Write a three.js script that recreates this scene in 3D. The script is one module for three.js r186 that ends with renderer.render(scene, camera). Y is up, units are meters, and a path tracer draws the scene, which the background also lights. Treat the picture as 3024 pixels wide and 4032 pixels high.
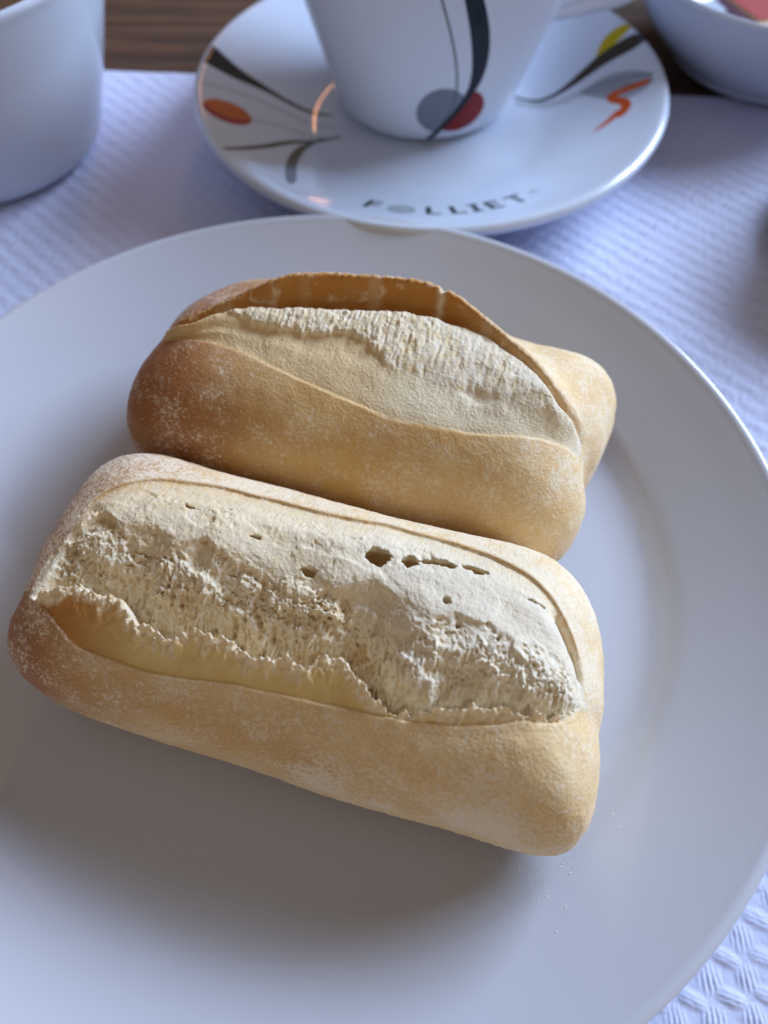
import * as THREE from 'three';
import { RectAreaLightUniformsLib } from 'three/addons/lights/RectAreaLightUniformsLib.js';
import { mergeGeometries } from 'three/addons/utils/BufferGeometryUtils.js';

// ------------------------------------------------------------------ camera, light, exposure
const scene = new THREE.Scene();
const renderer = new THREE.WebGLRenderer({ antialias: true });
renderer.setSize(768, 1024);
renderer.toneMapping = THREE.LinearToneMapping;
renderer.toneMappingExposure = 1.34;
renderer.shadowMap.enabled = true;

const camera = new THREE.PerspectiveCamera(66, 0.75, 0.01, 20);
{
  const pitch = THREE.MathUtils.degToRad(58.258), roll = THREE.MathUtils.degToRad(-0.607);
  const fw = new THREE.Vector3(0, -Math.sin(pitch), -Math.cos(pitch));
  const r0 = new THREE.Vector3(1, 0, 0), u0 = new THREE.Vector3(0, Math.cos(pitch), -Math.sin(pitch));
  const right = r0.clone().multiplyScalar(Math.cos(roll)).addScaledVector(u0, Math.sin(roll));
  const up = u0.clone().multiplyScalar(Math.cos(roll)).addScaledVector(r0, -Math.sin(roll));
  camera.position.set(0, 0.16725, 0);
  camera.quaternion.setFromRotationMatrix(new THREE.Matrix4().makeBasis(right, up, fw.negate()));
  camera.focus = 0.145;
  camera.userData.fStop = 11;
  camera.updateProjectionMatrix();
}
scene.add(camera);

RectAreaLightUniformsLib.init();
scene.background = new THREE.Color().setRGB(0.172, 0.144, 0.125);   // the dim warm room around the table
function areaLight(name, w, h, color, intensity, pos, target) {
  const l = new THREE.RectAreaLight(new THREE.Color().setRGB(...color), intensity, w, h);
  l.name = name; l.position.set(...pos); l.lookAt(...target); scene.add(l);
  return l;
}
areaLight('window_light', 1.0, 0.52, [0.60, 0.74, 1.0], 20.5, [1.10, 0.83, -0.84], [0, 0.02, -0.13]);
areaLight('front_fill', 0.9, 0.5, [1.0, 0.86, 0.70], 1.0, [0.7, 0.3, 1.05], [0, 0.02, -0.1]);  // added fill from the viewer side to brighten the crust; no known source
areaLight('lamp_light', 0.6, 0.5, [1.0, 0.42, 0.14], 20, [0.122, 0.75, -1.46], [0.122 - 0.9965, 0.75, -1.46 - 0.084]);   // a warm wall lamp seen edge on

// ------------------------------------------------------------------ helpers
const clamp = (x, a = 0, b = 1) => Math.min(b, Math.max(a, x));
const mix = (a, b, t) => a + (b - a) * t;
const sstep = (a, b, x) => { const t = clamp((x - a) / (b - a)); return t * t * (3 - 2 * t); };
function rng(seed) { let s = seed >>> 0; return () => { s = (s + 0x6D2B79F5) >>> 0; let t = s; t = Math.imul(t ^ (t >>> 15), t | 1); t ^= t + Math.imul(t ^ (t >>> 7), t | 61); return ((t ^ (t >>> 14)) >>> 0) / 4294967296; }; }
const PERM = new Uint8Array(512);
{ const r = rng(77), p = [...Array(256).keys()]; for (let i = 255; i > 0; i--) { const j = Math.floor(r() * (i + 1)); [p[i], p[j]] = [p[j], p[i]]; } for (let i = 0; i < 512; i++) PERM[i] = p[i & 255]; }
function gr(h, x, y, z) { h &= 15; const u = h < 8 ? x : y, v = h < 4 ? y : h === 12 || h === 14 ? x : z; return ((h & 1) ? -u : u) + ((h & 2) ? -v : v); }
function noise(x, y = 0, z = 0) {     // Perlin, about -1..1
  const X = Math.floor(x), Y = Math.floor(y), Z = Math.floor(z); x -= X; y -= Y; z -= Z;
  const u = x * x * x * (x * (x * 6 - 15) + 10), v = y * y * y * (y * (y * 6 - 15) + 10), w = z * z * z * (z * (z * 6 - 15) + 10);
  const a = PERM[X & 255] + (Y & 255), b = PERM[(X + 1) & 255] + (Y & 255), zz = Z & 255;
  const P = (i, dz) => PERM[(PERM[i & 255] + zz + dz) & 511 & 255];
  return mix(mix(mix(gr(P(a, 0), x, y, z), gr(P(b, 0), x - 1, y, z), u), mix(gr(P(a + 1, 0), x, y - 1, z), gr(P(b + 1, 0), x - 1, y - 1, z), u), v),
    mix(mix(gr(P(a, 1), x, y, z - 1), gr(P(b, 1), x - 1, y, z - 1), u), mix(gr(P(a + 1, 1), x, y - 1, z - 1), gr(P(b + 1, 1), x - 1, y - 1, z - 1), u), v), w);
}
const fbm = (x, y, z, o = 3) => { let s = 0, a = 1, n = 0; for (let i = 0; i < o; i++) { s += a * noise(x, y, z); n += a; a *= 0.5; x = x * 2.03 + 11.7; y = y * 2.03 + 5.3; z = z * 2.03 + 3.1; } return s / n * 1.35; };
function hash3(x, y, z) { let h = Math.imul(x, 374761393) ^ Math.imul(y, 668265263) ^ Math.imul(z, 2147483647 - 56891); h = Math.imul(h ^ (h >>> 13), 1274126177); h ^= h >>> 16; return h >>> 0; }
function worley(x, y, z) {            // distance to the nearest feature point
  const X = Math.floor(x), Y = Math.floor(y), Z = Math.floor(z); let best = 9;
  for (let i = -1; i <= 1; i++) for (let j = -1; j <= 1; j++) for (let k = -1; k <= 1; k++) {
    const h = hash3(X + i, Y + j, Z + k);
    const dx = X + i + (h & 1023) / 1023 - x, dy = Y + j + ((h >>> 10) & 1023) / 1023 - y, dz = Z + k + ((h >>> 20) & 1023) / 1023 - z;
    const d = dx * dx + dy * dy + dz * dz; if (d < best) best = d;
  }
  return Math.sqrt(best);
}
function curve(pts) {                 // smooth y(x) through points sorted by x (monotone cubic)
  const n = pts.length, xs = pts.map((p) => p[0]), ys = pts.map((p) => p[1]), d = [], m = [];
  for (let i = 0; i < n - 1; i++) d.push((ys[i + 1] - ys[i]) / (xs[i + 1] - xs[i]));
  m[0] = d[0]; m[n - 1] = d[n - 2];
  for (let i = 1; i < n - 1; i++) m[i] = d[i - 1] * d[i] <= 0 ? 0 : 2 * d[i - 1] * d[i] / (d[i - 1] + d[i]);
  return (x) => {
    if (x <= xs[0]) return ys[0]; if (x >= xs[n - 1]) return ys[n - 1];
    let i = 0; while (x > xs[i + 1]) i++;
    const h = xs[i + 1] - xs[i], t = (x - xs[i]) / h, t2 = t * t, t3 = t2 * t;
    return (2 * t3 - 3 * t2 + 1) * ys[i] + (t3 - 2 * t2 + t) * h * m[i] + (-2 * t3 + 3 * t2) * ys[i + 1] + (t3 - t2) * h * m[i + 1];
  };
}
const used = {};
function numbered(name) { const k = used[name] = (used[name] ?? -1) + 1; return k ? `${name}_${String(k).padStart(3, '0')}` : name; }
function tag(o, label, category, group, kind) { if (label) o.userData.label = label; if (category) o.userData.category = category; if (group) o.userData.group = group; if (kind) o.userData.kind = kind; return o; }
function mesh(name, geo, mat, parent = scene) { const m = new THREE.Mesh(geo, mat); m.name = parent === scene ? numbered(name) : name; m.castShadow = m.receiveShadow = true; parent.add(m); return m; }
function thing(name, pos, label, category) { const g = new THREE.Group(); g.name = numbered(name); g.position.set(...pos); tag(g, label, category); scene.add(g); return g; }
const col = (r, g, b) => new THREE.Color().setRGB(r, g, b);
function dataTex(n, m, fn, srgb = false) {
  const d = new Uint8Array(n * m * 4);
  for (let j = 0; j < m; j++) for (let i = 0; i < n; i++) { const c = fn(i / n, j / m), k = (j * n + i) * 4; d[k] = clamp(c[0]) * 255; d[k + 1] = clamp(c[1]) * 255; d[k + 2] = clamp(c[2]) * 255; d[k + 3] = 255; }
  const t = new THREE.DataTexture(d, n, m); t.wrapS = t.wrapT = THREE.RepeatWrapping; t.magFilter = THREE.LinearFilter; t.minFilter = THREE.LinearMipmapLinearFilter; t.generateMipmaps = true; if (srgb) t.colorSpace = THREE.SRGBColorSpace; t.needsUpdate = true; return t;
}
// lathe from a profile of [r, y] in mm, smoothed by subdivision of a Catmull-Rom spline
function lathe(profile, seg = 192, sub = 6, planar = 0) {
  const c = new THREE.CatmullRomCurve3(profile.map((p) => new THREE.Vector3(p[0] / 1000, p[1] / 1000, 0)), false, 'centripetal');
  const pts = c.getPoints(profile.length * sub).map((p) => new THREE.Vector2(Math.max(0, p.x), p.y));
  const g = new THREE.LatheGeometry(pts, seg);
  if (planar) { const p = g.attributes.position, uv = g.attributes.uv; for (let i = 0; i < p.count; i++) uv.setXY(i, p.getX(i) / planar + 0.5, 0.5 - p.getZ(i) / planar); }
  return g;
}

// ------------------------------------------------------------------ table and paper mat
{
  const wood = dataTex(1024, 1024, (u, v) => {
    const w = fbm(u * 3, v * 5, 1, 2) * 0.012;
    const g = noise(u * 2.2 + 3, (v + w) * 46, 2) * 0.55 + noise(u * 5, (v + w) * 120, 7) * 0.35 + noise(u * 18, v * 300, 4) * 0.3;
    const k = clamp(0.5 + g * 0.75);
    return [mix(0.10, 0.47, k), mix(0.065, 0.32, k), mix(0.045, 0.21, k)];
  }, true);
  const bump = dataTex(1024, 1024, (u, v) => { const w = fbm(u * 3, v * 5, 1, 2) * 0.012; const k = 0.5 + 0.4 * noise(u * 2.2 + 3, (v + w) * 46, 2) + 0.3 * noise(u * 5, (v + w) * 120, 7); return [k, k, k]; });
  wood.repeat.set(1, 1);
  const m = new THREE.MeshStandardMaterial({ map: wood, bumpMap: bump, bumpScale: 0.0012, roughness: 0.85 });
  const table = new THREE.Group(); table.name = 'table_top'; tag(table, null, null, null, 'structure'); scene.add(table);
  // four boards that run left to right, turned a few degrees as the table is
  const turn = -0.095;
  for (let i = 0; i < 6; i++) {
    const w = 0.1415, s = new THREE.Shape(); s.moveTo(-0.6, -w / 2 + 0.002); s.lineTo(0.6, -w / 2 + 0.002); s.lineTo(0.6, w / 2 - 0.002); s.lineTo(-0.6, w / 2 - 0.002); s.closePath();
    const g = new THREE.ExtrudeGeometry(s, { depth: 0.024, bevelEnabled: true, bevelSize: 0.0018, bevelThickness: 0.0018, bevelSegments: 3, steps: 1 });
    g.rotateX(-Math.PI / 2); g.translate(0, -0.0262, 0);
    const p = g.attributes.position, uv = g.attributes.uv; for (let k = 0; k < p.count; k++) uv.setXY(k, p.getX(k) * 2.2 + i * 0.37, p.getZ(k) * 2.2 + i * 0.413);
    const b = mesh('plank', g, m, table); b.rotation.y = turn; b.position.set(Math.sin(turn) * (0.08 - i * 0.1435), 0, 0.08 - i * 0.1435 * Math.cos(turn));
  }
}
{
  // embossed paper mat: grains of rice and ribbed lozenges in a centred lattice, 7 by 6.45 mm
  const ax = 7.0, bz = 6.45, sh = -0.5;
  const cell = (dx, dz, kind) => {
    if (kind === 0) {   // leaf, slanting down to the right, ribs along it
      const a = 0.5, u = dx * Math.cos(a) + dz * Math.sin(a), v = -dx * Math.sin(a) + dz * Math.cos(a), q = (u / 3.4) ** 2 + (v / 1.75) ** 2;
      return q < 1 ? (1 - q) * (0.86 + 0.2 * Math.cos(v * 7.2 + u * 0.6 + 1.2 * noise(dx, dz, 3))) : 0;
    }
    const q = (dx / 2.3) ** 2 + (dz / 2.6) ** 2, fan = dx / (1 + 0.06 * dz);
    return q < 1 ? Math.pow(1 - q, 0.7) * (0.5 + 0.36 * Math.cos(fan * 6.6 + 0.8 * noise(dx, dz, 6))) : 0;
  };
  const emboss = (x, z) => {  // mm
    x += 0.25 * noise(x * 0.11, z * 0.11, 5) * 2; z += 0.25 * noise(x * 0.13, z * 0.1, 9) * 2;
    const j = Math.round(z / bz); let h = 0;
    for (let jj = j - 1; jj <= j + 1; jj++) { const i = Math.round((x - sh * jj) / ax); for (let ii = i - 1; ii <= i + 1; ii++) {
      h = Math.max(h, cell(x - ii * ax - sh * jj, z - jj * bz, 0), cell(x - (ii + 0.5) * ax - sh * (jj + 0.5), z - (jj + 0.5) * bz, 1)); } }
    return h * (0.45 + 0.24 * noise(x * 0.09, z * 0.09, 8) + 0.12 * noise(x * 0.4, z * 0.4, 8)) + 0.12 * fbm(x * 0.5, z * 0.5, 3, 3) + 0.03 * noise(x * 3, z * 3, 1);
  };
  const ex = (0.1242 + 0.0864), ez = (0.3008 - 0.2804), L = Math.hypot(ex, ez), cx = ex / L, cz = ez / L;   // far edge runs along (cx, cz)
  const O = [-0.0864, -0.3008], U0 = -0.11, U1 = 0.30, V1 = 0.345;
  const lines = (a, b, f0, f1) => { const o = [a]; while (o.at(-1) < b) { const t = o.at(-1); o.push(t + (t > f0 && t < f1 ? 0.00027 : 0.00068)); } return o; };
  const us = lines(U0, U1, 0.12, 0.192), vs = lines(0, V1, 0.262, 0.316), nu = us.length - 1, nv = vs.length - 1, pos = [], uv = [], idx = [], id = new Int32Array((nu + 1) * (nv + 1)).fill(-1);
  for (let j = 0; j <= nv; j++) for (let i = 0; i <= nu; i++) {
    const u = us[i], v = vs[j], x = O[0] + u * cx - v * cz, z = O[1] + u * cz + v * cx;
    const inPlate = Math.hypot(x + 0.0168, z + 0.0848) < 0.088, far = x < -0.24 || x > 0.24;
    if (inPlate || far) continue;
    id[j * (nu + 1) + i] = pos.length / 3;
    const edge = sstep(0, 0.002, Math.min(v, 1)), lift = 0.0014 * Math.max(0, noise(x * 14 + 2, z * 14, 3) + 0.3 * noise(x * 40, z * 40, 5));
    pos.push(x, 0.0006 + lift + edge * emboss((x) * 1000 - 97.4, (z) * 1000 + 193.0) / 1000, z); uv.push(x * 10, z * 10);
  }
  for (let j = 0; j < nv; j++) for (let i = 0; i < nu; i++) { const a = id[j * (nu + 1) + i], b = id[j * (nu + 1) + i + 1], c = id[(j + 1) * (nu + 1) + i], d = id[(j + 1) * (nu + 1) + i + 1]; if (a < 0 || b < 0 || c < 0 || d < 0) continue; idx.push(a, c, b, b, c, d); }
  const g = new THREE.BufferGeometry(); g.setAttribute('position', new THREE.Float32BufferAttribute(pos, 3)); g.setAttribute('uv', new THREE.Float32BufferAttribute(uv, 2)); g.setIndex(idx); g.computeVertexNormals();
  const fibre = dataTex(512, 512, (u, v) => { const k = 0.5 + 0.35 * fbm(u * 60, v * 60, 2, 3); return [k, k, k]; });
  const paper = new THREE.MeshStandardMaterial({ color: col(0.59, 0.64, 0.85), roughness: 0.85, bumpMap: fibre, bumpScale: 0.00012 });
  tag(mesh('paper_placemat', g, paper), 'white embossed paper place mat under the dinner plate and saucer', 'placemat');
}

// ------------------------------------------------------------------ crockery
const glaze = new THREE.MeshPhysicalMaterial({ color: col(0.52, 0.545, 0.61), roughness: 0.26, ior: 1.5, clearcoat: 0.6, clearcoatRoughness: 0.1 });
const gloss = new THREE.MeshPhysicalMaterial({ color: col(0.58, 0.65, 0.77), roughness: 0.09, ior: 1.52 });
const PLATE = [-0.01676, -0.08481];
{
  const g = lathe([[0, 5.6], [30, 5.6], [60, 5.7], [71, 5.95], [75.5, 6.8], [79, 8.5], [82, 10.3], [87, 12.8], [95, 16.8], [101.6, 20.3], [103.4, 21.2], [104.6, 21.0], [105.1, 20.0], [104.6, 18.9], [103.2, 18.2], [95, 14.4], [86, 9.6], [80, 6.3], [74, 4.0], [67, 2.5], [64.5, 1.2], [62.5, 0.9], [61, 1.5], [58, 3.0], [30, 3.4], [0, 3.4]], 256, 7);
  const m = mesh('dinner_plate', g, glaze); m.position.set(PLATE[0], 0.0006, PLATE[1]);
  tag(m, 'large plain white plate with a wide rim holding the two bread rolls', 'plate');
}
const SAU = [0.01679, -0.25987];
{
  // the print on the saucer, in millimetres from its centre
  const N = 2048, S = 160, c = document.createElement('canvas'); c.width = c.height = N; const x = c.getContext('2d');
  x.fillStyle = '#fff'; x.fillRect(0, 0, N, N);
  x.setTransform(N / S, 0, 0, N / S, N / 2, N / 2);
  const path = (pts, close) => { x.beginPath(); x.moveTo(...pts[0]); for (let i = 1; i < pts.length - 1; i++) { const e = i === pts.length - 2 ? pts[i + 1] : [(pts[i][0] + pts[i + 1][0]) / 2, (pts[i][1] + pts[i + 1][1]) / 2]; x.quadraticCurveTo(...pts[i], ...e); } if (close) x.closePath(); };
  const line = (pts, w, s) => { path(pts); x.lineWidth = w; x.strokeStyle = s; x.lineCap = 'round'; x.stroke(); };
  const fill = (pts, s) => { path(pts, true); x.fillStyle = s; x.fill(); };
  // left: black wedge running into the well, thin lines, orange and red ellipse, brown sweeps
  fill([[-74, -19], [-66, -13], [-57, -9.6], [-46, -4.6], [-33, -2.4], [-33, -1.4], [-44, -2.2], [-56, -6.4], [-66, -6.4], [-76, -8]], '#0d1322');
  line([[-75, 3.2], [-66, 0.2], [-57, -0.2], [-44, 2.6], [-32, 6]], 0.5, '#8d8b88');
  line([[-60, 13], [-52, 11], [-43, 11.2], [-30, 12]], 0.5, '#8d8b88');
  x.save(); x.translate(-66.2, 14.2); x.rotate(-0.36); x.beginPath(); x.ellipse(0, 0, 7.4, 6.4, 0, 0, 7); x.clip(); x.fillStyle = '#b80c12'; x.fillRect(-9, -9, 18, 18); x.beginPath(); x.ellipse(1.2, -4.4, 8.6, 7.2, 0.25, 0, 7); x.fillStyle = '#ee6a00'; x.fill(); x.restore();
  fill([[-65, 39], [-56, 28.6], [-46, 16.4], [-30, 9.6], [-30, 10.6], [-45, 18.4], [-54, 30], [-63.5, 39.6]], '#3a332e');
  fill([[-36, 10.8], [-42, 17], [-45.5, 25], [-46.8, 35], [-45.6, 51], [-42, 51], [-43.4, 36], [-42.6, 26], [-40.4, 18], [-36, 11.4]], '#4c453e');
  // right: yellow petal, black sweep, grey leaf with lines, orange squiggle
  fill([[59, -20], [61, -27], [67, -30.5], [72.5, -29.5], [69, -25], [63, -21.5]], '#e6c000');
  fill([[31, -12.4], [38, -8.6], [45, -10], [53, -15.6], [61, -22], [73, -24.5], [76, -20], [72, -16.6], [63, -16], [54, -12], [45, -8], [38, -7], [31, -11.2]], '#1c2428');
  fill([[52, -6], [60, -10], [68, -8], [74, -1], [73, 5], [66, 7.6], [60, 4], [55, -2]], 'rgba(140,150,158,0.62)');
  line([[31, -9], [42, -4.6], [53, -6.4], [63, -6.4], [74, -0.6]], 0.6, '#5c6a66');
  line([[31, -7], [43, -2.6], [53, -4.6], [63, -3.2], [73.6, 3.4]], 0.5, '#6c7a76');
  line([[71, 2.4], [66, 1.6], [60.8, 1.6], [61.4, 5], [64.4, 8], [64, 12.4], [61.6, 14.4]], 3.1, '#f55600');
  fill([[63.8, 11.4], [61, 15.6], [53, 19.6], [52.6, 19], [58, 14.6], [61, 11.4]], '#f55600');
  // lettering along the front rim; its O is a dotted round
  const word = 'F LLIET';
  x.fillStyle = '#34402f'; x.font = 'bold 11px sans-serif'; x.textAlign = 'center'; x.textBaseline = 'middle';
  const at = (a, r, fn) => { x.save(); x.rotate(-a); x.translate(0, r); fn(); x.restore(); };
  const R = 60.2, an = [-18.9, 0, -1.4, 5.6, 11.0, 16.4, 23.8];
  [...word].forEach((ch, i) => { if (ch !== ' ') at(an[i] * Math.PI / 180, R, () => x.fillText(ch, 0, 0)); });
  at(-10.2 * Math.PI / 180, R, () => { x.fillStyle = '#5b665a'; for (let i = -5; i <= 5; i++) for (let j = -5; j <= 5; j++) { const u = (i + (j & 1) * 0.5) * 0.92, v = j * 0.82; if (u * u + v * v < 20) { x.beginPath(); x.arc(u, v, 0.31, 0, 7); x.fill(); } } });
  at(30.4 * Math.PI / 180, R - 1.2, () => { x.strokeStyle = '#6b756a'; x.lineWidth = 0.3; x.beginPath(); x.arc(0, 0, 1.2, 0, 7); x.stroke(); x.font = 'bold 1.6px sans-serif'; x.fillStyle = '#6b756a'; x.fillText('R', 0, 0.05); });
  const t = new THREE.CanvasTexture(c); t.colorSpace = THREE.SRGBColorSpace; t.anisotropy = 8;
  const m = gloss.clone(); m.map = t;
  const g = lathe([[0, 6.2], [20, 6.2], [36, 6.2], [38, 6.3], [40, 6.6], [42, 7.1], [44, 7.7], [47, 8.75], [52, 10.6], [60, 13.9], [68, 17.5], [74, 20.5], [76, 21.3], [77.4, 20.9], [78, 19.5], [77.2, 17.8], [75.4, 16.4], [62, 11.0], [50, 8.0], [42, 4.4], [37, 1.4], [35, 0.8], [33, 1.6], [31, 3.2], [0, 4]], 256, 8, S / 1000);
  const s = mesh('saucer', g, m); s.position.set(SAU[0], 0.0006, SAU[1]);
  tag(s, 'white glossy saucer with abstract print and dark lettering behind the plate', 'saucer');
}
{
  // coffee cup: round foot, rounded square towards the brim
  const cup = thing('coffee_cup', [0.0156, 0.0072, -0.273], 'white coffee cup printed with a black curve and red spot, on the saucer', 'cup');
  const N = 1024, c = document.createElement('canvas'); c.width = c.height = N; const x = c.getContext('2d');
  // print: u runs round the cup 80 mm wide about the front, v up the wall 64 mm; drawn in mm with y up
  x.fillStyle = '#fff'; x.fillRect(0, 0, N, N); x.setTransform(N / 80, 0, 0, -N / 64, N / 2 - 6.2 * N / 80, N);
  x.beginPath(); x.ellipse(8.4, 13.6, 8.2, 8.6, 0, 0, 7); x.fillStyle = '#8b9299'; x.fill();
  x.save(); x.beginPath(); x.moveTo(6.4, 1); x.bezierCurveTo(9, 7, 14, 14, 16.5, 20); x.lineTo(40, 20); x.lineTo(40, -4); x.lineTo(6, -4); x.closePath(); x.clip();
  x.beginPath(); x.rect(-4, -6, 60, 40); x.fillStyle = '#fff'; x.fill(); x.beginPath(); x.ellipse(13.4, 13.4, 8.8, 8.6, 0.5, 0, 7); x.fillStyle = '#9c070d'; x.fill(); x.restore();
  x.beginPath(); x.moveTo(3, 0.5); x.bezierCurveTo(8, 7, 14, 14, 16, 22); x.bezierCurveTo(17.4, 30, 14, 44, 8.5, 60); x.lineTo(12.5, 60); x.bezierCurveTo(20, 46, 22.4, 34, 19.8, 24); x.bezierCurveTo(17, 15, 10, 7, 5.4, 0.5); x.closePath(); x.fillStyle = '#0b101c'; x.fill();
  x.beginPath(); x.moveTo(5, 3); x.bezierCurveTo(10.5, 10, 13, 16, 12.2, 24); x.bezierCurveTo(11.4, 33, 8, 44, 3.4, 56); x.lineWidth = 0.7; x.strokeStyle = '#6f7672'; x.stroke();
  const t = new THREE.CanvasTexture(c); t.colorSpace = THREE.SRGBColorSpace; t.anisotropy = 8;
  const m = gloss.clone(); m.map = t; m.roughness = 0.16; m.specularIntensity = 0.55;
  // wall as rings: [height, half width, exponent, inward]
  const prof = [[0, 24, 2.1], [0.2, 26.4, 2.1], [1.6, 28.6, 2.15], [4, 30.0, 2.25], [10, 31.8, 2.5], [20, 34.4, 2.8], [32, 37.6, 3.1], [44, 40.8, 3.3], [56, 44, 3.4], [60.5, 45.2, 3.4], [61.4, 44.6, 3.4], [61.0, 43.2, 3.4], [56, 41.4, 3.4], [44, 38.2, 3.3], [30, 34.4, 3.0], [16, 30.6, 2.6], [7, 27, 2.3], [4.2, 20, 2.1], [3.8, 0.01, 2]];
  const nS = 160, pos = [], uv = [], idx = [], fine = [], P = new THREE.CatmullRomCurve3(prof.map((p) => new THREE.Vector3(p[1], p[0], p[2])), false, 'centripetal').getPoints(prof.length * 6);
  for (const p of P) fine.push(p);
  fine.forEach((p, r) => { for (let i = 0; i <= nS; i++) { const a = i / nS * Math.PI * 2 - Math.PI / 2, ca = Math.cos(a), sa = Math.sin(a), k = p.x / Math.pow(Math.pow(Math.abs(ca), p.z) + Math.pow(Math.abs(sa), p.z), 1 / p.z);
    const X = k * ca, Z = k * sa; pos.push(X / 1000, p.y / 1000, Z / 1000);
    const front = sa > 0.05 && r < 10 * 6; uv.push(front ? clamp(X / 80 + 0.5, 0.002, 0.998) : 0.01, front ? clamp(p.y / 64, 0.004, 0.99) : 0.99); } });
  for (let r = 0; r < fine.length - 1; r++) for (let i = 0; i < nS; i++) { const a = r * (nS + 1) + i, b = a + 1, d = a + nS + 1, e = d + 1; idx.push(a, d, b, b, d, e); }
  const g = new THREE.BufferGeometry(); g.setAttribute('position', new THREE.Float32BufferAttribute(pos, 3)); g.setAttribute('uv', new THREE.Float32BufferAttribute(uv, 2)); g.setIndex(idx); g.computeVertexNormals();
  const body = mesh('cup_body', g, m, cup);
  const hc = new THREE.CatmullRomCurve3([[37, 54, 0], [50, 56.5, 0], [66, 54, 0], [73, 44, 0], [66, 33.5, 0], [52, 29.5, 0], [34, 27, 0]].map((p) => new THREE.Vector3(p[0] / 1000, p[1] / 1000, p[2] / 1000)));
  const hg = new THREE.TubeGeometry(hc, 60, 0.0042, 20); hg.scale(1, 1, 1.35);
  mesh('handle', hg, gloss, cup);
  cup.rotation.y = 0.06;
  // black coffee in it
  const cg = new THREE.CircleGeometry(0.0375, 64); cg.rotateX(-Math.PI / 2); cg.translate(0, 0.046, 0);
  mesh('coffee', cg, new THREE.MeshPhysicalMaterial({ color: col(0.03, 0.014, 0.006), roughness: 0.08 }), cup);
}
{
  const mug = thing('milk_cup', [-0.1365, 0.0008, -0.2565], 'plain white round cup cut off by the left edge, left of the saucer', 'cup');
  mesh('cup_body', lathe([[0, 3], [24, 3], [28, 1.6], [30, 0.3], [34, 0.4], [37.6, 2.2], [40.2, 6], [42.2, 12], [47, 26], [52, 42], [57.2, 58], [58.6, 62.4], [58, 63.4], [56.8, 62.8], [55, 57], [50, 42], [45, 26], [40, 12], [36, 7], [28, 5.4], [0, 5]], 160, 7), gloss, mug);
  const g = new THREE.CircleGeometry(0.0556, 96); g.rotateX(-Math.PI / 2); g.translate(0, 0.0585, 0);
  mesh('coffee', g, new THREE.MeshPhysicalMaterial({ color: col(0.10, 0.05, 0.025), roughness: 0.25 }), mug);
}
{
  const bowl = mesh('serving_bowl', lathe([[0, 2], [26, 2], [30, 0.4], [33, 0.2], [35.4, 1.4], [37, 4], [42, 8.6], [49, 16], [54.6, 25], [58.6, 34], [59.8, 36.6], [59.0, 37.4], [57.4, 36.6], [54, 28.5], [49, 19.6], [42, 11.6], [34, 7], [20, 5.4], [0, 5.2]], 160, 7), gloss);
  bowl.position.set(0.1475, 0.0012, -0.3065);
  tag(bowl, 'white bowl cut off by the right edge, holding small jam pots', 'bowl');
  // portion pots of jam: pleated tub with a flanged foil lid
  const pot = (pos, tilt, turn, lidC, label) => {
    const p = thing('jam_pot', pos, label, 'jam pot');
    const s = (w, d, r) => { const q = new THREE.Shape(), a = w / 2, b = d / 2; q.moveTo(-a + r, -b); q.lineTo(a - r, -b); q.quadraticCurveTo(a, -b, a, -b + r); q.lineTo(a, b - r); q.quadraticCurveTo(a, b, a - r, b); q.lineTo(-a + r, b); q.quadraticCurveTo(-a, b, -a, b - r); q.lineTo(-a, -b + r); q.quadraticCurveTo(-a, -b, -a + r, -b); return q; };
    const tub = new THREE.ExtrudeGeometry(s(0.030, 0.030, 0.008), { depth: 0.014, bevelEnabled: true, bevelSize: 0.003, bevelThickness: 0.003, bevelSegments: 4, curveSegments: 10 }); tub.rotateX(-Math.PI / 2);
    mesh('tub', tub, new THREE.MeshPhysicalMaterial({ color: col(0.11, 0.018, 0.03), roughness: 0.25 }), p);
    const fl = new THREE.ExtrudeGeometry(s(0.042, 0.042, 0.009), { depth: 0.0006, bevelEnabled: true, bevelSize: 0.0003, bevelThickness: 0.0003, bevelSegments: 2, curveSegments: 12 }); fl.rotateX(-Math.PI / 2); fl.translate(0, 0.0172, 0);
    mesh('rim', fl, new THREE.MeshPhysicalMaterial({ color: col(0.10, 0.03, 0.06), roughness: 0.3 }), p);
    const lid = new THREE.ExtrudeGeometry(s(0.038, 0.038, 0.008), { depth: 0.0003, bevelEnabled: true, bevelSize: 0.0002, bevelThickness: 0.0001, bevelSegments: 1, curveSegments: 12 }); lid.rotateX(-Math.PI / 2); lid.translate(0, 0.0182, 0);
    mesh('lid', lid, new THREE.MeshPhysicalMaterial({ color: col(...lidC[0]), roughness: 0.75 }), p);
    const st = new THREE.ExtrudeGeometry(s(0.037, 0.022, 0.003), { depth: 0.0002, bevelEnabled: false, curveSegments: 8 }); st.rotateX(-Math.PI / 2); st.translate(0, 0.0187, -0.0072);
    mesh('label', st, new THREE.MeshPhysicalMaterial({ color: col(...lidC[1]), roughness: 0.75 }), p);
    p.rotation.set(tilt[0], turn, tilt[1], 'YXZ');
    return p;
  };
  pot([0.141, 0.0125, -0.287], [0.06, 0.04], 0.5, [[0.5, 0.34, 0.2], [0.36, 0.035, 0.03]], 'small dark jam pot with tan and red lid in the white bowl');
}
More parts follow.
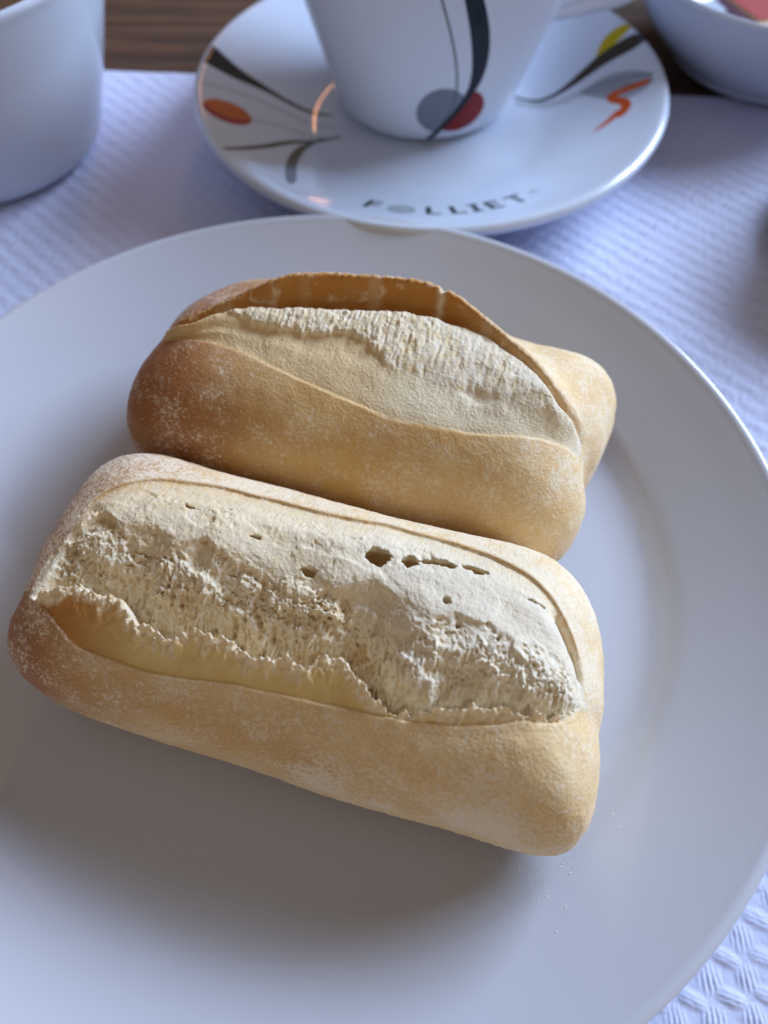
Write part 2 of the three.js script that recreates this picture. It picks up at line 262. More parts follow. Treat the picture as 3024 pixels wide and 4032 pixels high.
{
  // unidentified brown thing; only its edge shows, unseen body added to shade the plate
  const m = mesh('unknown_brown_object', lathe([[0, 0], [33, 0], [36.4, 0.8], [38, 3], [38, 8], [35, 12], [33, 18], [32, 28], [29, 36], [22, 42], [10, 45], [0, 45.5]], 72, 6), new THREE.MeshStandardMaterial({ color: col(0.10, 0.055, 0.032), roughness: 0.5 }));
  m.position.set(0.1595, 0.0012, -0.195);
  tag(m, 'dark brown rounded foot of a thing on the mat, cut off by the right edge', 'unknown object');
}

// ------------------------------------------------------------------ bread rolls: a signed distance field in mm, meshed with surface nets
const CELL = 0.26;
// rounded loaf: plan with rounded corners, top and bottom edges rounded
function loaf(X, y, Z, a, b, h, rc, rt, rb) {
  const S = 24, p = -Math.LN2 / Math.log(1 - 0.293 * rc / S), ux = Math.abs(X) - (a - S), uz = Math.abs(Z) - (b - S);
  const d2 = (ux <= 0 ? Math.max(uz, ux, -0.01) : uz <= 0 ? ux : Math.pow(Math.pow(ux, p) + Math.pow(uz, p), 1 / p)) - S;
  const c = rb + (h - rt - rb) * 0.5, r = y > c ? rt : rb, wy = y > c ? y - (h - r) : r - y;
  const wx = d2 + r;
  return Math.min(Math.max(wx, wy), 0) + Math.hypot(Math.max(wx, 0), Math.max(wy, 0)) - r;
}
const ell = (x, y, z, c, r) => { const X = (x - c[0]) / r[0], Y = (y - c[1]) / r[1], Z = (z - c[2]) / r[2], k = Math.hypot(X, Y, Z); return (k - 1) * Math.min(r[0], r[1], r[2]); };
function netMesh(roll) {
  const [lo, hi] = roll.box, n = lo.map((v, i) => Math.ceil((hi[i] - v) / CELL) + 1), [nx, ny, nz] = n, sy = nx, sz = nx * ny;
  const D = new Float32Array(nx * ny * nz), B = 6;
  for (let k0 = 0; k0 < nz; k0 += B) for (let j0 = 0; j0 < ny; j0 += B) for (let i0 = 0; i0 < nx; i0 += B) {
    const c = roll.base(lo[0] + (i0 + B / 2) * CELL, lo[1] + (j0 + B / 2) * CELL, lo[2] + (k0 + B / 2) * CELL), half = B * CELL * 0.9;
    const q = roll.cut, X = lo[0] + (i0 + B / 2) * CELL, Z = lo[2] + (k0 + B / 2) * CELL, top = lo[1] + (j0 + B) * CELL > 16 && X > q[0] && X < q[1] && Z > q[2] && Z < q[3], skip = c > half + (top ? roll.out : 1.5) || c < -half - (top ? roll.deep : 1.5);
    for (let k = k0; k < Math.min(k0 + B, nz); k++) for (let j = j0; j < Math.min(j0 + B, ny); j++) for (let i = i0; i < Math.min(i0 + B, nx); i++)
      D[i + j * sy + k * sz] = skip ? c : roll.field(lo[0] + i * CELL, lo[1] + j * CELL, lo[2] + k * CELL);
  }
  const vid = new Int32Array(nx * ny * nz).fill(-1), P = [], idx = [];
  const E8 = []; for (let a = 0; a < 8; a++) for (let b = 1; b < 8; b <<= 1) if (!(a & b)) E8.push([a, a | b]);
  const off = [0, 1, 2, 3, 4, 5, 6, 7].map((a) => (a & 1) + ((a >> 1) & 1) * sy + ((a >> 2) & 1) * sz);
  for (let k = 0; k < nz - 1; k++) for (let j = 0; j < ny - 1; j++) for (let i = 0; i < nx - 1; i++) {
    const o = i + j * sy + k * sz; let m = 0; for (let a = 0; a < 8; a++) if (D[o + off[a]] < 0) m |= 1 << a;
    if (m === 0 || m === 255) continue;
    let x = 0, y = 0, z = 0, c = 0;
    for (const [a, b] of E8) { const da = D[o + off[a]], db = D[o + off[b]]; if ((da < 0) === (db < 0)) continue; const t = da / (da - db); x += mix(a & 1, b & 1, t); y += mix((a >> 1) & 1, (b >> 1) & 1, t); z += mix((a >> 2) & 1, (b >> 2) & 1, t); c++; }
    vid[o] = P.length / 3; P.push(lo[0] + (i + x / c) * CELL, lo[1] + (j + y / c) * CELL, lo[2] + (k + z / c) * CELL);
  }
  const quad = (a, b, c, d, flip) => { if (a < 0 || b < 0 || c < 0 || d < 0) return; if (flip) idx.push(a, c, b, a, d, c); else idx.push(a, b, c, a, c, d); };
  for (let k = 1; k < nz - 1; k++) for (let j = 1; j < ny - 1; j++) for (let i = 1; i < nx - 1; i++) {
    const o = i + j * sy + k * sz, s = D[o] < 0;
    if (s !== (D[o + 1] < 0)) quad(vid[o - sy - sz], vid[o - sz], vid[o], vid[o - sy], !s);
    if (s !== (D[o + sy] < 0)) quad(vid[o - 1 - sz], vid[o - 1], vid[o], vid[o - sz], !s);
    if (s !== (D[o + sz] < 0)) quad(vid[o - 1 - sy], vid[o - sy], vid[o], vid[o - 1], !s);
  }
  return { P, idx };
}
const crumbBump = dataTex(512, 512, (u, v) => { let k = 0.5; for (let o = 0, f = 40, a = 0.5; o < 3; o++, f *= 2, a *= 0.55) k += a * 0.5 * (noise(u * f, v * f, 3 + o) * 0.7 + noise((1 - u) * f, (1 - v) * f, 13 + o) * 0.3); return [k, k, k]; });
function makeRoll(roll, parent) {
  const { P, idx } = netMesh(roll), nv = P.length / 3, col3 = new Float32Array(nv * 3), crumb = new Float32Array(nv), pos = new Float32Array(nv * 3), uv = new Float32Array(nv * 2);
  for (let i = 0; i < nv; i++) { pos[i * 3] = P[i * 3] / 1000; pos[i * 3 + 1] = P[i * 3 + 1] / 1000; pos[i * 3 + 2] = P[i * 3 + 2] / 1000; }
  const g = new THREE.BufferGeometry(); g.setAttribute('position', new THREE.BufferAttribute(pos, 3)); g.setIndex(idx); g.computeVertexNormals();
  const nrm = g.attributes.normal.array;
  for (let i = 0; i < nv; i++) {
    const x = P[i * 3], y = P[i * 3 + 1], z = P[i * 3 + 2];
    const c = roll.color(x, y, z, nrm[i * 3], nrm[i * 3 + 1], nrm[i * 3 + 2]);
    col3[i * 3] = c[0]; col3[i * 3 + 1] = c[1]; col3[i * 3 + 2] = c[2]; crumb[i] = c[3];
    uv[i * 2] = x / 22; uv[i * 2 + 1] = (z * 0.8 - y * 0.8) / 22;
  }
  g.setAttribute('color', new THREE.BufferAttribute(col3, 3)); g.setAttribute('uv', new THREE.BufferAttribute(uv, 2));
  const parts = roll.parts.map(() => []);
  for (let f = 0; f < idx.length; f += 3) { const k = Math.round(Math.max(crumb[idx[f]], crumb[idx[f + 1]], crumb[idx[f + 2]])); parts[k].push(idx[f], idx[f + 1], idx[f + 2]); }
  roll.parts.forEach(([name, label, mat], k) => {
    const map = new Int32Array(nv).fill(-1), ii = [], q = { position: [], normal: [], color: [], uv: [] };
    for (const v of parts[k]) { if (map[v] < 0) { map[v] = q.position.length / 3; for (let a = 0; a < 3; a++) { q.position.push(pos[v * 3 + a]); q.normal.push(nrm[v * 3 + a]); q.color.push(col3[v * 3 + a]); } q.uv.push(uv[v * 2], uv[v * 2 + 1]); } ii.push(map[v]); }
    const h = new THREE.BufferGeometry(); for (const a in q) h.setAttribute(a, new THREE.Float32BufferAttribute(q[a], a === 'uv' ? 2 : 3)); h.setIndex(ii);
    const m = mesh(name, h, mat, parent); if (label) m.userData.label = label;
  });
}
const crustMat = new THREE.MeshPhysicalMaterial({ vertexColors: true, roughness: 0.8, bumpMap: crumbBump, bumpScale: 0.0002, transmission: 0.1, thickness: 0, sheen: 0.3, sheenRoughness: 0.6, sheenColor: col(0.9, 0.85, 0.75) });
const crumbMat = new THREE.MeshPhysicalMaterial({ vertexColors: true, roughness: 0.95, bumpMap: crumbBump, bumpScale: 0.0003, transmission: 0.18, thickness: 0, sheen: 0.3, sheenRoughness: 0.6, sheenColor: col(0.9, 0.86, 0.76) });
const earMat = new THREE.MeshPhysicalMaterial({ vertexColors: true, roughness: 0.85, bumpMap: crumbBump, bumpScale: 0.0002, transmission: 0.35, thickness: 0 });
const mix3 = (a, b, t) => [a[0] + (b[0] - a[0]) * t, a[1] + (b[1] - a[1]) * t, a[2] + (b[2] - a[2]) * t];
const PALE = [0.87, 0.66, 0.36], GOLD = [0.70, 0.42, 0.13], BROWN = [0.36, 0.135, 0.035], FLOUR = [0.89, 0.79, 0.61], CRUMB = [0.96, 0.84, 0.58], SKIN = [0.93, 0.74, 0.43], TOAST = [0.60, 0.25, 0.035], PORE_SHADE = [0.76, 0.53, 0.24], TAN_CRUMB = [0.87, 0.69, 0.39], WHITE = [0.98, 0.90, 0.73];  // the pore brown is recess shade painted into the crumb
// the tearing and pores of the crumb, outward in mm; k = 1 where the dough was pulled into strands down the slope
let PORE = 0, WALL = 0;                          // how deep in a pore the last point was, 0..1
function crumbGrain(x, y, z, k) {
  const sy = mix(0.55, 0.3, k), wx = x + 0.5 * noise(x * 0.5, y * 0.4, z * 0.4), wz = z + 0.5 * noise(x * 0.5 + 30, y * 0.4, z * 0.4);
  const w = worley(wx * 0.62, y * sy, wz * sy + 3.7), w2 = worley(wx * 1.35 + 9, y * sy * 2.2, wz * sy * 2.2), big = noise(x * 0.17 + 40, y * 0.15, z * 0.17);
  const strand = 1 - Math.abs(noise(wx * 1.25, y * sy * 0.45, wz * sy * 0.45 + 20)) * 2, thin = 1 - Math.abs(noise(wx * 2.6 + 7, y * sy * 0.9, wz * sy * 0.9 + 8)) * 2;
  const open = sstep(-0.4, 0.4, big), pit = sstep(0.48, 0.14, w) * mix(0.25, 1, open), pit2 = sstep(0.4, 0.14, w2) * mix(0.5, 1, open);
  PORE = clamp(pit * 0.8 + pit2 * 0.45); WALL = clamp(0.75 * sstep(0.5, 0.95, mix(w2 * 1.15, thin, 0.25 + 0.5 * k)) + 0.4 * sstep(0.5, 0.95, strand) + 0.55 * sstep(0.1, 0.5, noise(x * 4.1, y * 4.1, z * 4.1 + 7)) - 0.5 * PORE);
  const ledge = 0.9 * sstep(-0.07, 0.07, noise(x * 0.16 + 3, y * 0.16, z * 0.22 + 70) + 0.14 * noise(x * 1.4, y * 1.2, z * 1.2)) - 0.4;
  return 0.5 * fbm(x * 0.28, y * 0.2, z * 0.22, 3) + ledge * (1 - 0.5 * k) - 0.85 * pit - 0.4 * pit2 + mix(0.1, 0.6, k) * strand + mix(0.1, 0.34, k) * thin + 0.17 * noise(x * 2.4, y * 2.4, z * 2.4) + 0.17 * noise(x * 4.3, y * 4.3, z * 4.3);
}
function flourOn(x, y, z, patch) {    // 0..1 share of flour: a thin dusting with denser specks, gathered into patches
  const s = 0.5 + 0.5 * noise(x * 2.6, y * 2.6, z * 2.6) + 0.35 * noise(x * 1.1, y * 1.1, z * 1.1 + 4) + 0.25 * noise(x * 5.1, y * 5.1, z * 5.1);
  return clamp(0.16 * sstep(0.25, 0.9, patch) + 1.0 * sstep(0.72, 1.0, s * 0.78 + patch * 0.56));
}
// ---- front roll
const FB = curve([[-46, 3], [-43.9, -6], [-42.3, -15.8], [-36, -22.1], [-28, -25.6], [-17, -26.7], [0, -26.4], [13, -27.7], [22, -27.8], [30.7, -26.9], [39.9, -23.4], [46.6, -18], [50.8, -12.2], [53.5, -5.6], [56, -4]]);
const FL = curve([[-46, 3.6], [-41.8, 3.5], [-33.9, 1.2], [-27.2, 1.9], [-23.7, 3.6], [-16.1, 4.9], [-10.9, 2.9], [-3.7, 3.8], [6.1, 3.4], [13.4, 0.8], [16.7, 3.6], [23.1, 6.1], [30.3, 3.9], [41, 0.7], [48.3, -1.1], [53.3, -5], [56, -5]]);
const FR = curve([[-46, 4], [-40.9, 5.6], [-33.4, 9.3], [-25.8, 10.1], [-17, 10.1], [-4.9, 8.6], [7.4, 7.8], [19.4, 7.1], [27.1, 6.3], [34.6, 4.9], [41.8, 2.3], [48.9, -0.6], [53.5, -4.9], [56, -5]]);
const FT = curve([[-46, -2], [-37, -12], [-25.9, -8.3], [-16.8, -12], [-6, -9.4], [1.4, -8], [8.6, -11.5], [12, -8], [16, -3.5], [20, -4.5], [23.1, -7.3], [29.9, -12], [38.2, -11], [46.1, -10], [52, -7]]);
const FP = curve([[0, -0.55], [0.1, 0.1], [0.28, 1.7], [0.45, 1.7], [0.6, 0.1], [0.76, -4], [0.9, -8.6], [1, -10], [1.2, -10]]);
const FP2 = curve([[0, -0.6], [0.1, 0.1], [0.3, 2.0], [0.5, 2.6], [0.66, 1.9], [0.8, -0.6], [0.92, -4.6], [1, -8], [1.2, -8.6]]);   // the fuller dome to the right
const frontHoles = [[[12.8, 35.5, -18.6], [3.3, 5.5, 2.5]], [[18.6, 35.5, -19.4], [2.0, 5.2, 1.9]], [[24, 35.6, -20.9], [3.2, 4.6, 1.2]], [[29.6, 35.2, -21.6], [2.9, 4.6, 1.1]], [[20.9, 36.2, -20.4], [1.5, 3.6, 0.8]], [[26.6, 36.6, -13.2], [1.2, 5, 1.1]], [[2, 38.4, -12.6], [1.6, 2.6, 0.9]], [[-15, 38.2, -14.6], [2.2, 2.2, 0.6]], [[36.5, 38, -9.4], [0.7, 2.4, 0.6]], [[33, 39.0, -12.4], [1.5, 1.6, 1.0]], [[29.5, 38.6, -10], [0.6, 3, 0.6]],
  [[-27, 36.2, -18], [2.6, 3.4, 0.7]], [[-23, 36.6, -18.8], [2.4, 3.2, 0.6]], [[-33, 35, -16], [1.8, 3.4, 0.8]], [[-9, 37, -16], [1.8, 3.6, 0.6]], [[8, 32, 0.4], [2.2, 4, 1.8]], [[14, 33, -2.6], [1.3, 3.4, 1.6]], [[4, 33, 0.6], [1, 3.4, 1.4]], [[40.8, 36, -18.4], [2.2, 3.4, 0.5]]];
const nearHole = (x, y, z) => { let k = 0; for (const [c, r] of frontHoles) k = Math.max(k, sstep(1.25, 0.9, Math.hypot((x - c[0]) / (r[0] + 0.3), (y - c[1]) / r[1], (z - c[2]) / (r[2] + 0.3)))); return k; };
const front = {
  box: [[-58, -1.2, -40], [62, 46, 20]], cut: [-50, 58, -33, 15], out: 4.5, deep: 13,
  base(x, y, z) { let X = x - 1.9; const t = X / 56, R = sstep(20, 52, x); X -= 0.13 * (z + 6) * R; return loaf(X, y, z + 10.6 - 0.8 * (1 - t * t), 56.4, 26.8, 38, 15 - 4.5 * R * sstep(-14, 4, z) + 2 * R * sstep(-8, -26, z), 20, 13); },
  warp(x, z) {
    const zb = FB(x) + 0.5 * noise(x * 0.16, 4.2), zr = FR(x) + 0.3 * noise(x * 0.2, 8.2);
    const zl = Math.min(zr - 0.2, FL(x) + 1.0 * noise(x * 0.3, 1.5) + 0.8 * noise(x * 0.8, z * 0.2, 2.5) + 0.5 * noise(x * 1.9, z * 0.6, 3.5));
    const zt = FT(x) + 1.3 * noise(x * 0.3, 11.5) + 0.9 * noise(x * 0.9, z * 0.3, 7) + 0.4 * noise(x * 2.2, z, 9);
    const e = sstep(-46, -40, x) * (1 - sstep(48, 54, x)), w = clamp((zl - zb) / 26, 0, 1.1);
    return { zb, zl, zr, zt, e, w };
  },
  field(x, y, z) {
    let d = this.base(x, y, z) - 0.7 * noise(x * 0.045, y * 0.05, z * 0.05 + 7) - 0.12 * noise(x * 0.35, y * 0.35, z * 0.35);
    d -= 0.16 * sstep(0, 30, x) * sstep(6, 12, y) * sstep(32, 22, y) * Math.max(0, noise(x * 0.9 + 0.6 * noise(x * 0.3, y * 0.3), y * 0.22, z * 0.5 + 77)) * sstep(0, 8, z);
    // waist where the cut runs out over the two ends
    d += 2.6 * Math.exp(-(((z - 1) / 5) ** 2)) * sstep(-46, -54, x) * sstep(8, 26, y) + 0.8 * Math.exp(-(((z + 5) / 3) ** 2)) * sstep(49, 57, x) * sstep(8, 26, y);
    if (y < 16 || d > 6) return d - 0.06 * noise(x * 1.6, y * 1.6, z * 1.6);
    const { zb, zl, zr, zt, e, w } = this.warp(x, z);
    let disp = 0.16 * Math.exp(-(((z - zb + 0.7) / 0.8) ** 2)) * e, grain = 0;
    if (e > 0 && z > zb - 1 && z < zr + 1.5) {
      const t = (z - zb) / Math.max(zl - zb, 2), low = sstep(0.45, 0.85, t);
      const torn = sstep(-0.3, 0.5, z - zt);                  // below the torn line the skin is gone
      const dome = sstep(17, 27, x), tear = 1 - 0.8 * dome;
      let c = mix(FP(t), FP2(t), dome) * w - 1.5 * torn * tear * (1 - low) + 0.9 * noise(x * 0.1, z * 0.12, 5) * sstep(0.05, 0.3, t);
      c -= 1.2 * sstep(1.05, 0.8, Math.hypot((x - 13.4 + 1.4 * noise(x * 0.3, z * 0.3, 90)) / 4.8, (z + 9.5 + 1.4 * noise(x * 0.3, z * 0.3, 91)) / 4.6)) * sstep(-15, -11, z);       // a smooth dent in the skin
      c -= 2.6 * Math.exp(-(((x - 32 + 2 * noise(x * 0.2, z * 0.2, 95)) / 5.5) ** 2) - (((z + 1.5) / 3) ** 2));      // a hollow where a large bubble opened
      c -= 2.6 * Math.exp(-(((z - zb - 2.1 - 0.6 * noise(x * 0.8, 3)) / 1.0) ** 2)) * sstep(43.5, 46.5, x) * (1 - sstep(50.8, 52.4, x));      // the dome has come away from the crust
      if (d < c + 3 && d > c - 3) { const rough = sstep(0.04, 0.2, t) * mix(0.24 + 0.3 * sstep(0, 0.4, noise(x * 0.15, z * 0.2, 81)), 1, Math.max(torn, low)); grain = rough * crumbGrain(x, y, z, low); c += grain * e * mix(mix(1, 0.6, dome), 1.9, low); }
      const u = clamp((z - zl) / Math.max(zr - zl, 0.5)), ragged = 0.8 * noise(x * 0.7, 3, z * 0.5) + 0.6 * noise(x * 1.6, 3, z) + 0.4 * noise(x * 3.2, 5, z * 2);
      const crumbly = sstep(3.2, 0.8, z - zl) * (0.8 * noise(x * 0.9, y * 0.5, z * 0.9 + 33) + 0.45 * noise(x * 2.1, y, z * 2.1 + 12));
      const flap = crumbly + mix(1.7 + ragged, -0.55, sstep(0, 1, u) * 0.6 + u * 0.4) * sstep(0.1, 1.6, zr - zl);
      const c2 = mix(c, flap, sstep(-0.45, 0.15, z - zl));
      disp = mix(disp, mix(c2 * e, 0.25 * e * Math.exp(-((z - zr) / 1.2)), sstep(-0.15, 0.5, z - zr)), sstep(-0.25, 0.45, z - zb));
    }
    d -= disp;
    if (d < 3 && d > -6) for (const [c, r] of frontHoles) { if (Math.abs(x - c[0]) > r[0] + 3) continue; d = Math.max(d, -ell(x + 0.7 * noise(x * 0.7, y * 0.7, z * 0.7) + 0.3 * noise(x * 2, y * 2, z * 2), y, z + 0.6 * noise(x * 0.7, y * 0.7, z * 0.7 + 5) + 0.25 * noise(x * 2, y * 2, z * 2 + 9), c, r) ); }
    return d - 0.06 * noise(x * 1.6, y * 1.6, z * 1.6);
  },
  color(x, y, z, nx, ny, nz) {
    const { zb, zl, zr, zt, e } = this.warp(x, z), d0 = this.base(x, y, z);
    const bakeShade = clamp(sstep(-18, -52, x) * 1.05 * sstep(3, 15, y) + 0.2 * fbm(x * 0.06, y * 0.08, z * 0.08, 2) + 0.14 * sstep(9, 24, y) * sstep(34, 27, y) * sstep(36, 12, x) - sstep(18, 5, y) * 0.32 + 0.1 * noise(x * 1.2, y * 1.2, z * 1.2));  // left end browner: toasting, plus the shade of its turned-away side painted in
    let c = mix3(mix3(PALE, GOLD, clamp(0.34 - 0.3 * sstep(0, 50, x) - 0.2 * sstep(0.3, 0.9, ny) + 0.4 * fbm(x * 0.1, y * 0.16, z * 0.1 + 3, 3) + 0.25 * noise(x * 1.9, y * 1.9, z * 1.9) + 0.25 * sstep(10, 26, y))), BROWN, bakeShade);
    const open = e > 0.02 && y > 16 && z > zb && z < zr;
    let patch = 0.45 + 0.5 * fbm(x * 0.13, y * 0.13, z * 0.13 + 20, 3) + (z < zb ? 0.45 : 0.1) * sstep(0.1, 0.8, ny);
    if (z > zr || !open) patch += 0.95 * Math.exp(-(((x - 42) / 7) ** 2) - (((y - 22) / 6) ** 2)) + 0.7 * Math.exp(-(((x - 13) / 5) ** 2) - (((y - 22) / 5) ** 2)) + 0.55 * Math.exp(-(((x - 24) / 3) ** 2) - (((y - 17) / 4) ** 2));
    if (!open) { const k = 1 + 0.1 * noise(x * 3.1, y * 3.1, z * 3.1) + 0.1 * noise(x * 5.7, y * 5.7, z * 5.7); c = [c[0] * k, c[1] * k, c[2] * k]; c = mix3(c, FLOUR, flourOn(x, y, z, patch) * 0.8); const rim = Math.exp(-(((z - zb) / 0.55) ** 2)) * (y > 18 ? e : 0); c = mix3(c, mix3(GOLD, BROWN, 0.35), rim * 0.85); return [...c, 0]; }
    if (z > zl - 0.1) {   // the ear: smooth yellow skin, crumbs on its torn edge
      const u = (z - zl) / Math.max(zr - zl, 0.5); c = mix3(mix3([0.92, 0.72, 0.31], GOLD, 0.08 + 0.2 * noise(x * 0.3, z * 0.3)), TOAST, clamp(sstep(-20, -38, x) * 0.95 + 0.6 * sstep(0.12, 0.4, noise(x * 0.24, 7)) * sstep(0.55, 0.05, u)));
      c = mix3(c, mix3(TAN_CRUMB, WHITE, clamp(0.45 + 0.9 * noise(x * 1.7, y, z * 1.7) + 0.8 * noise(x * 4, y * 4, z * 4))), sstep(3.0, 1.2, z - zl + 1.3 * noise(x * 0.6, z * 0.6)) * 0.95 * (1 - 0.65 * sstep(0.2, 0.45, noise(x * 0.24, 7)))); c = mix3(c, FLOUR, flourOn(x, y, z, 0.25) * 0.3);
      return [...c, 2];
    }
    const torn = sstep(-0.3, 0.6, z - zt), t = (z - zb) / Math.max(zl - zb, 2);
    c = mix3(mix3(SKIN, TAN_CRUMB, sstep(0.05, 0.4, t) * (0.5 + 0.5 * noise(x * 0.12, z * 0.15, 21))), WHITE, clamp(0.25 + 0.5 * sstep(-6, 26, x) + 0.25 * noise(x * 0.2, z * 0.25, 23)) * sstep(0.02, 0.25, t));
    c = mix3(c, GOLD, 0.45 * sstep(0.08, 0, t) + 0.5 * sstep(0, -42, x) * sstep(0.5, 0.1, t));
    c = mix3(c, FLOUR, flourOn(x, y, z, 0.62 + 0.2 * sstep(-10, 30, x)) * 0.85);
    crumbGrain(x, y, z, sstep(0.45, 0.85, t)); c = mix3(c, mix3(mix3(TAN_CRUMB, WHITE, clamp(WALL * 0.95 + 0.18 + 0.35 * sstep(14, 28, x) + 0.25 * noise(x * 0.16, z * 0.2, 15))), PORE_SHADE, PORE * 0.5), torn); c = mix3(c, [0.66, 0.43, 0.17], nearHole(x, y, z) * sstep(0.6, 2.5, this.base(x, y, z) * -1 + 1.2) * 0.85);  // pores and holes browner with depth: shade put into the colour
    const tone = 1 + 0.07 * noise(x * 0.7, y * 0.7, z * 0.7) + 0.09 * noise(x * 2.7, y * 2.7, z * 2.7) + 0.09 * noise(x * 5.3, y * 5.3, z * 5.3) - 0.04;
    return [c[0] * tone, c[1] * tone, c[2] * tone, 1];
  },
  parts: [['crust', null, crustMat], ['crumb', 'torn pale crumb bursting from the top cut', crumbMat], ['crust_ear', 'raised yellow lip of crust with a ragged edge', earMat]],
};
// ---- back roll
const BR = curve([[-50, -7], [-43.8, -4], [-29.5, -3], [-6.9, 1.2], [13.8, 4], [28.9, 3], [42.4, -0.6], [50, -4]]);          // front crease
const BC = curve([[-50, -9], [-40, -5.5], [-30.2, -11], [-15.9, -14], [-5.8, -17], [7.4, -20], [17.3, -20.5], [26.2, -17.6], [34.5, -12], [41.8, -5.5], [50, -6]]);   // crest of the crumb
const BE = curve([[-50, -10], [-42, -9], [-32.5, -13], [-21.9, -18.5], [-11.3, -22.4], [1, -25.3], [8.8, -26.3], [15, -25.2], [24, -21], [34.1, -15], [41.1, -9], [46, -6], [50, -6]]);     // edge of the ear
const BT = curve([[-44, -7], [-32, -10.5], [-24, -8.8], [-14, -9.2], [-4, -11.6], [2, -9.4], [5, -6.4], [12, -5.6], [22, -4.4], [32, -4], [42, -4]]);
const back = {
  box: [[-58, -1.2, -44], [58, 54, 22]], cut: [-51, 52, -46, 10], out: 9.5, deep: 8,
  base(x, y, z) {
    const t = x / 52, L = sstep(-18, -48, x) * sstep(-8, -30, z), R = sstep(4, 36, x) * sstep(-6, -28, z);
    return loaf(x + 0.5 + 1.6 * L - 2.4 * R, y, z + 10.4 + 0.8 * (1 - t * t), 52.6, 28, 39 - 5 * L - 4.8 * R, 15 + 6 * L - 6 * R, 21, 13);
  },
  warp(x, z) {
    const zr = BR(x) + 0.4 * noise(x * 0.15, 31.2), zc = BC(x) + 0.7 * noise(x * 0.25, 33.4), ze = Math.min(zc - 2.5, BE(x) + 0.5 * noise(x * 0.2, 35.1)), zt = BT(x) + 1.2 * noise(x * 0.35, 37) + 0.8 * noise(x * 0.9, z * 0.3, 38) + 0.4 * noise(x * 2, z, 39);
    const e = sstep(-47, -40, x) * (1 - sstep(40, 48, x));
    return { zr, zc, ze, zt, e };
  },
  field(x, y, z) {
    let d = this.base(x, y, z) - 0.7 * noise(x * 0.045, y * 0.05 + 9, z * 0.05 + 17) - 0.12 * noise(x * 0.35, y * 0.35 + 9, z * 0.35);
    d += 3.2 * Math.exp(-(((z + 5) / 5) ** 2)) * sstep(43, 52, x) * sstep(2, 24, y) + 1.5 * Math.exp(-(((z + 8) / 5) ** 2)) * sstep(-44, -53, x) * sstep(8, 26, y);
    if (y < 16 || d > 11) return d - 0.06 * noise(x * 1.6, y * 1.6, z * 1.6 + 9);
    const { zr, zc, ze, zt, e } = this.warp(x, z), ef = Math.pow(e, 0.7);
    let disp = 0;
    if (e > 0) {
      const t = (zr - z) / Math.max(zr - zc, 2);            // 0 at the crease, 1 at the crumb's crest
      const torn = sstep(-0.3, 0.6, zt - z);
      let c = (-0.35 + 3.4 * sstep(0.05, 0.95, t)) - 5.5 * sstep(zc + 0.2, Math.min(zc - 2, ze + 0.4), z) - 0.9 * (1 - torn) * sstep(0.3, 0.6, t) * sstep(9, 3, x) - 0.55 * sstep(1.1, 0.2, Math.hypot((x - 24 + 1.5 * noise(x * 0.3, z * 0.4, 3)) / 4, (z + 4.6 + noise(x * 0.4, z * 0.4, 8)) / 2.2)) + 0.5 * noise(x * 0.1, z * 0.12, 45);
      if (d < c + 3 && d > c - 3) c += crumbGrain(x + 200, y, z, 1) * mix(0.12, mix(0.5, 0.3, sstep(4, 20, x)) * sstep(0.05, 0.7, t), torn) * sstep(0.02, 0.25, t) * (z < zc - 1.5 ? 0.4 : 1);
      // the ear stands up behind: a steep face, then the crust falls away behind it
      const earH = 6.8 * sstep(-40, -18, x) * (1 - 0.72 * sstep(12, 42, x)) + 0.8 - 0.9 * Math.exp(-(((x - 11.5) / 0.7) ** 2));
      const face = sstep(ze + 3.2, ze - 0.2, z), behind = Math.exp(-((Math.max(0, ze - 0.4 - z) / 5.5) ** 2));
      const ear = mix(c, (earH + 0.35 * noise(x * 0.8, 51) + 0.2 * noise(x * 2, 52, z)) * behind, face);
      disp = mix(ear, 0.2 * Math.exp(-(Math.max(0, z - zr) / 1.2)), sstep(-0.2, 0.6, z - zr)) * ef;
    }
    return d - disp - 0.06 * noise(x * 1.6, y * 1.6, z * 1.6 + 9);
  },
  color(x, y, z, nx, ny, nz) {
    const { zr, zc, ze, zt, e } = this.warp(x, z);
    const bakeShade = clamp(sstep(0, -46, x) * 1.05 + 0.3 * fbm(x * 0.06, y * 0.08, z * 0.08 + 9, 2) + sstep(38, 52, x) * sstep(22, 8, y) * 0.5 + sstep(18, 5, y) * 0.32 + 0.1 * noise(x * 1.2, y * 1.2, z * 1.2));  // left end and bottom browner: toasting with shade painted in
    let c = mix3(mix3(PALE, GOLD, clamp(0.72 - 0.4 * sstep(0, 46, x) + 0.4 * fbm(x * 0.1, y * 0.16, z * 0.1 + 33, 3) + 0.25 * noise(x * 1.9, y * 1.9, z * 1.9))), BROWN, bakeShade);
    const open = e > 0.02 && y > 16 && z < zr && z > ze - 1.1;
    const patch = 0.42 + 0.5 * fbm(x * 0.13, y * 0.13, z * 0.13 + 50, 3) + 0.25 * sstep(20, 50, x) + 0.2 * Math.exp(-(((x + 34) / 6) ** 2) - (((y - 27) / 6) ** 2));
    if (!open) { const k = 1 + 0.1 * noise(x * 3.1, y * 3.1, z * 3.1) + 0.1 * noise(x * 5.7, y * 5.7, z * 5.7); c = [c[0] * k, c[1] * k, c[2] * k]; c = mix3(c, FLOUR, flourOn(x, y, z, patch) * 0.75); return [...c, 0]; }
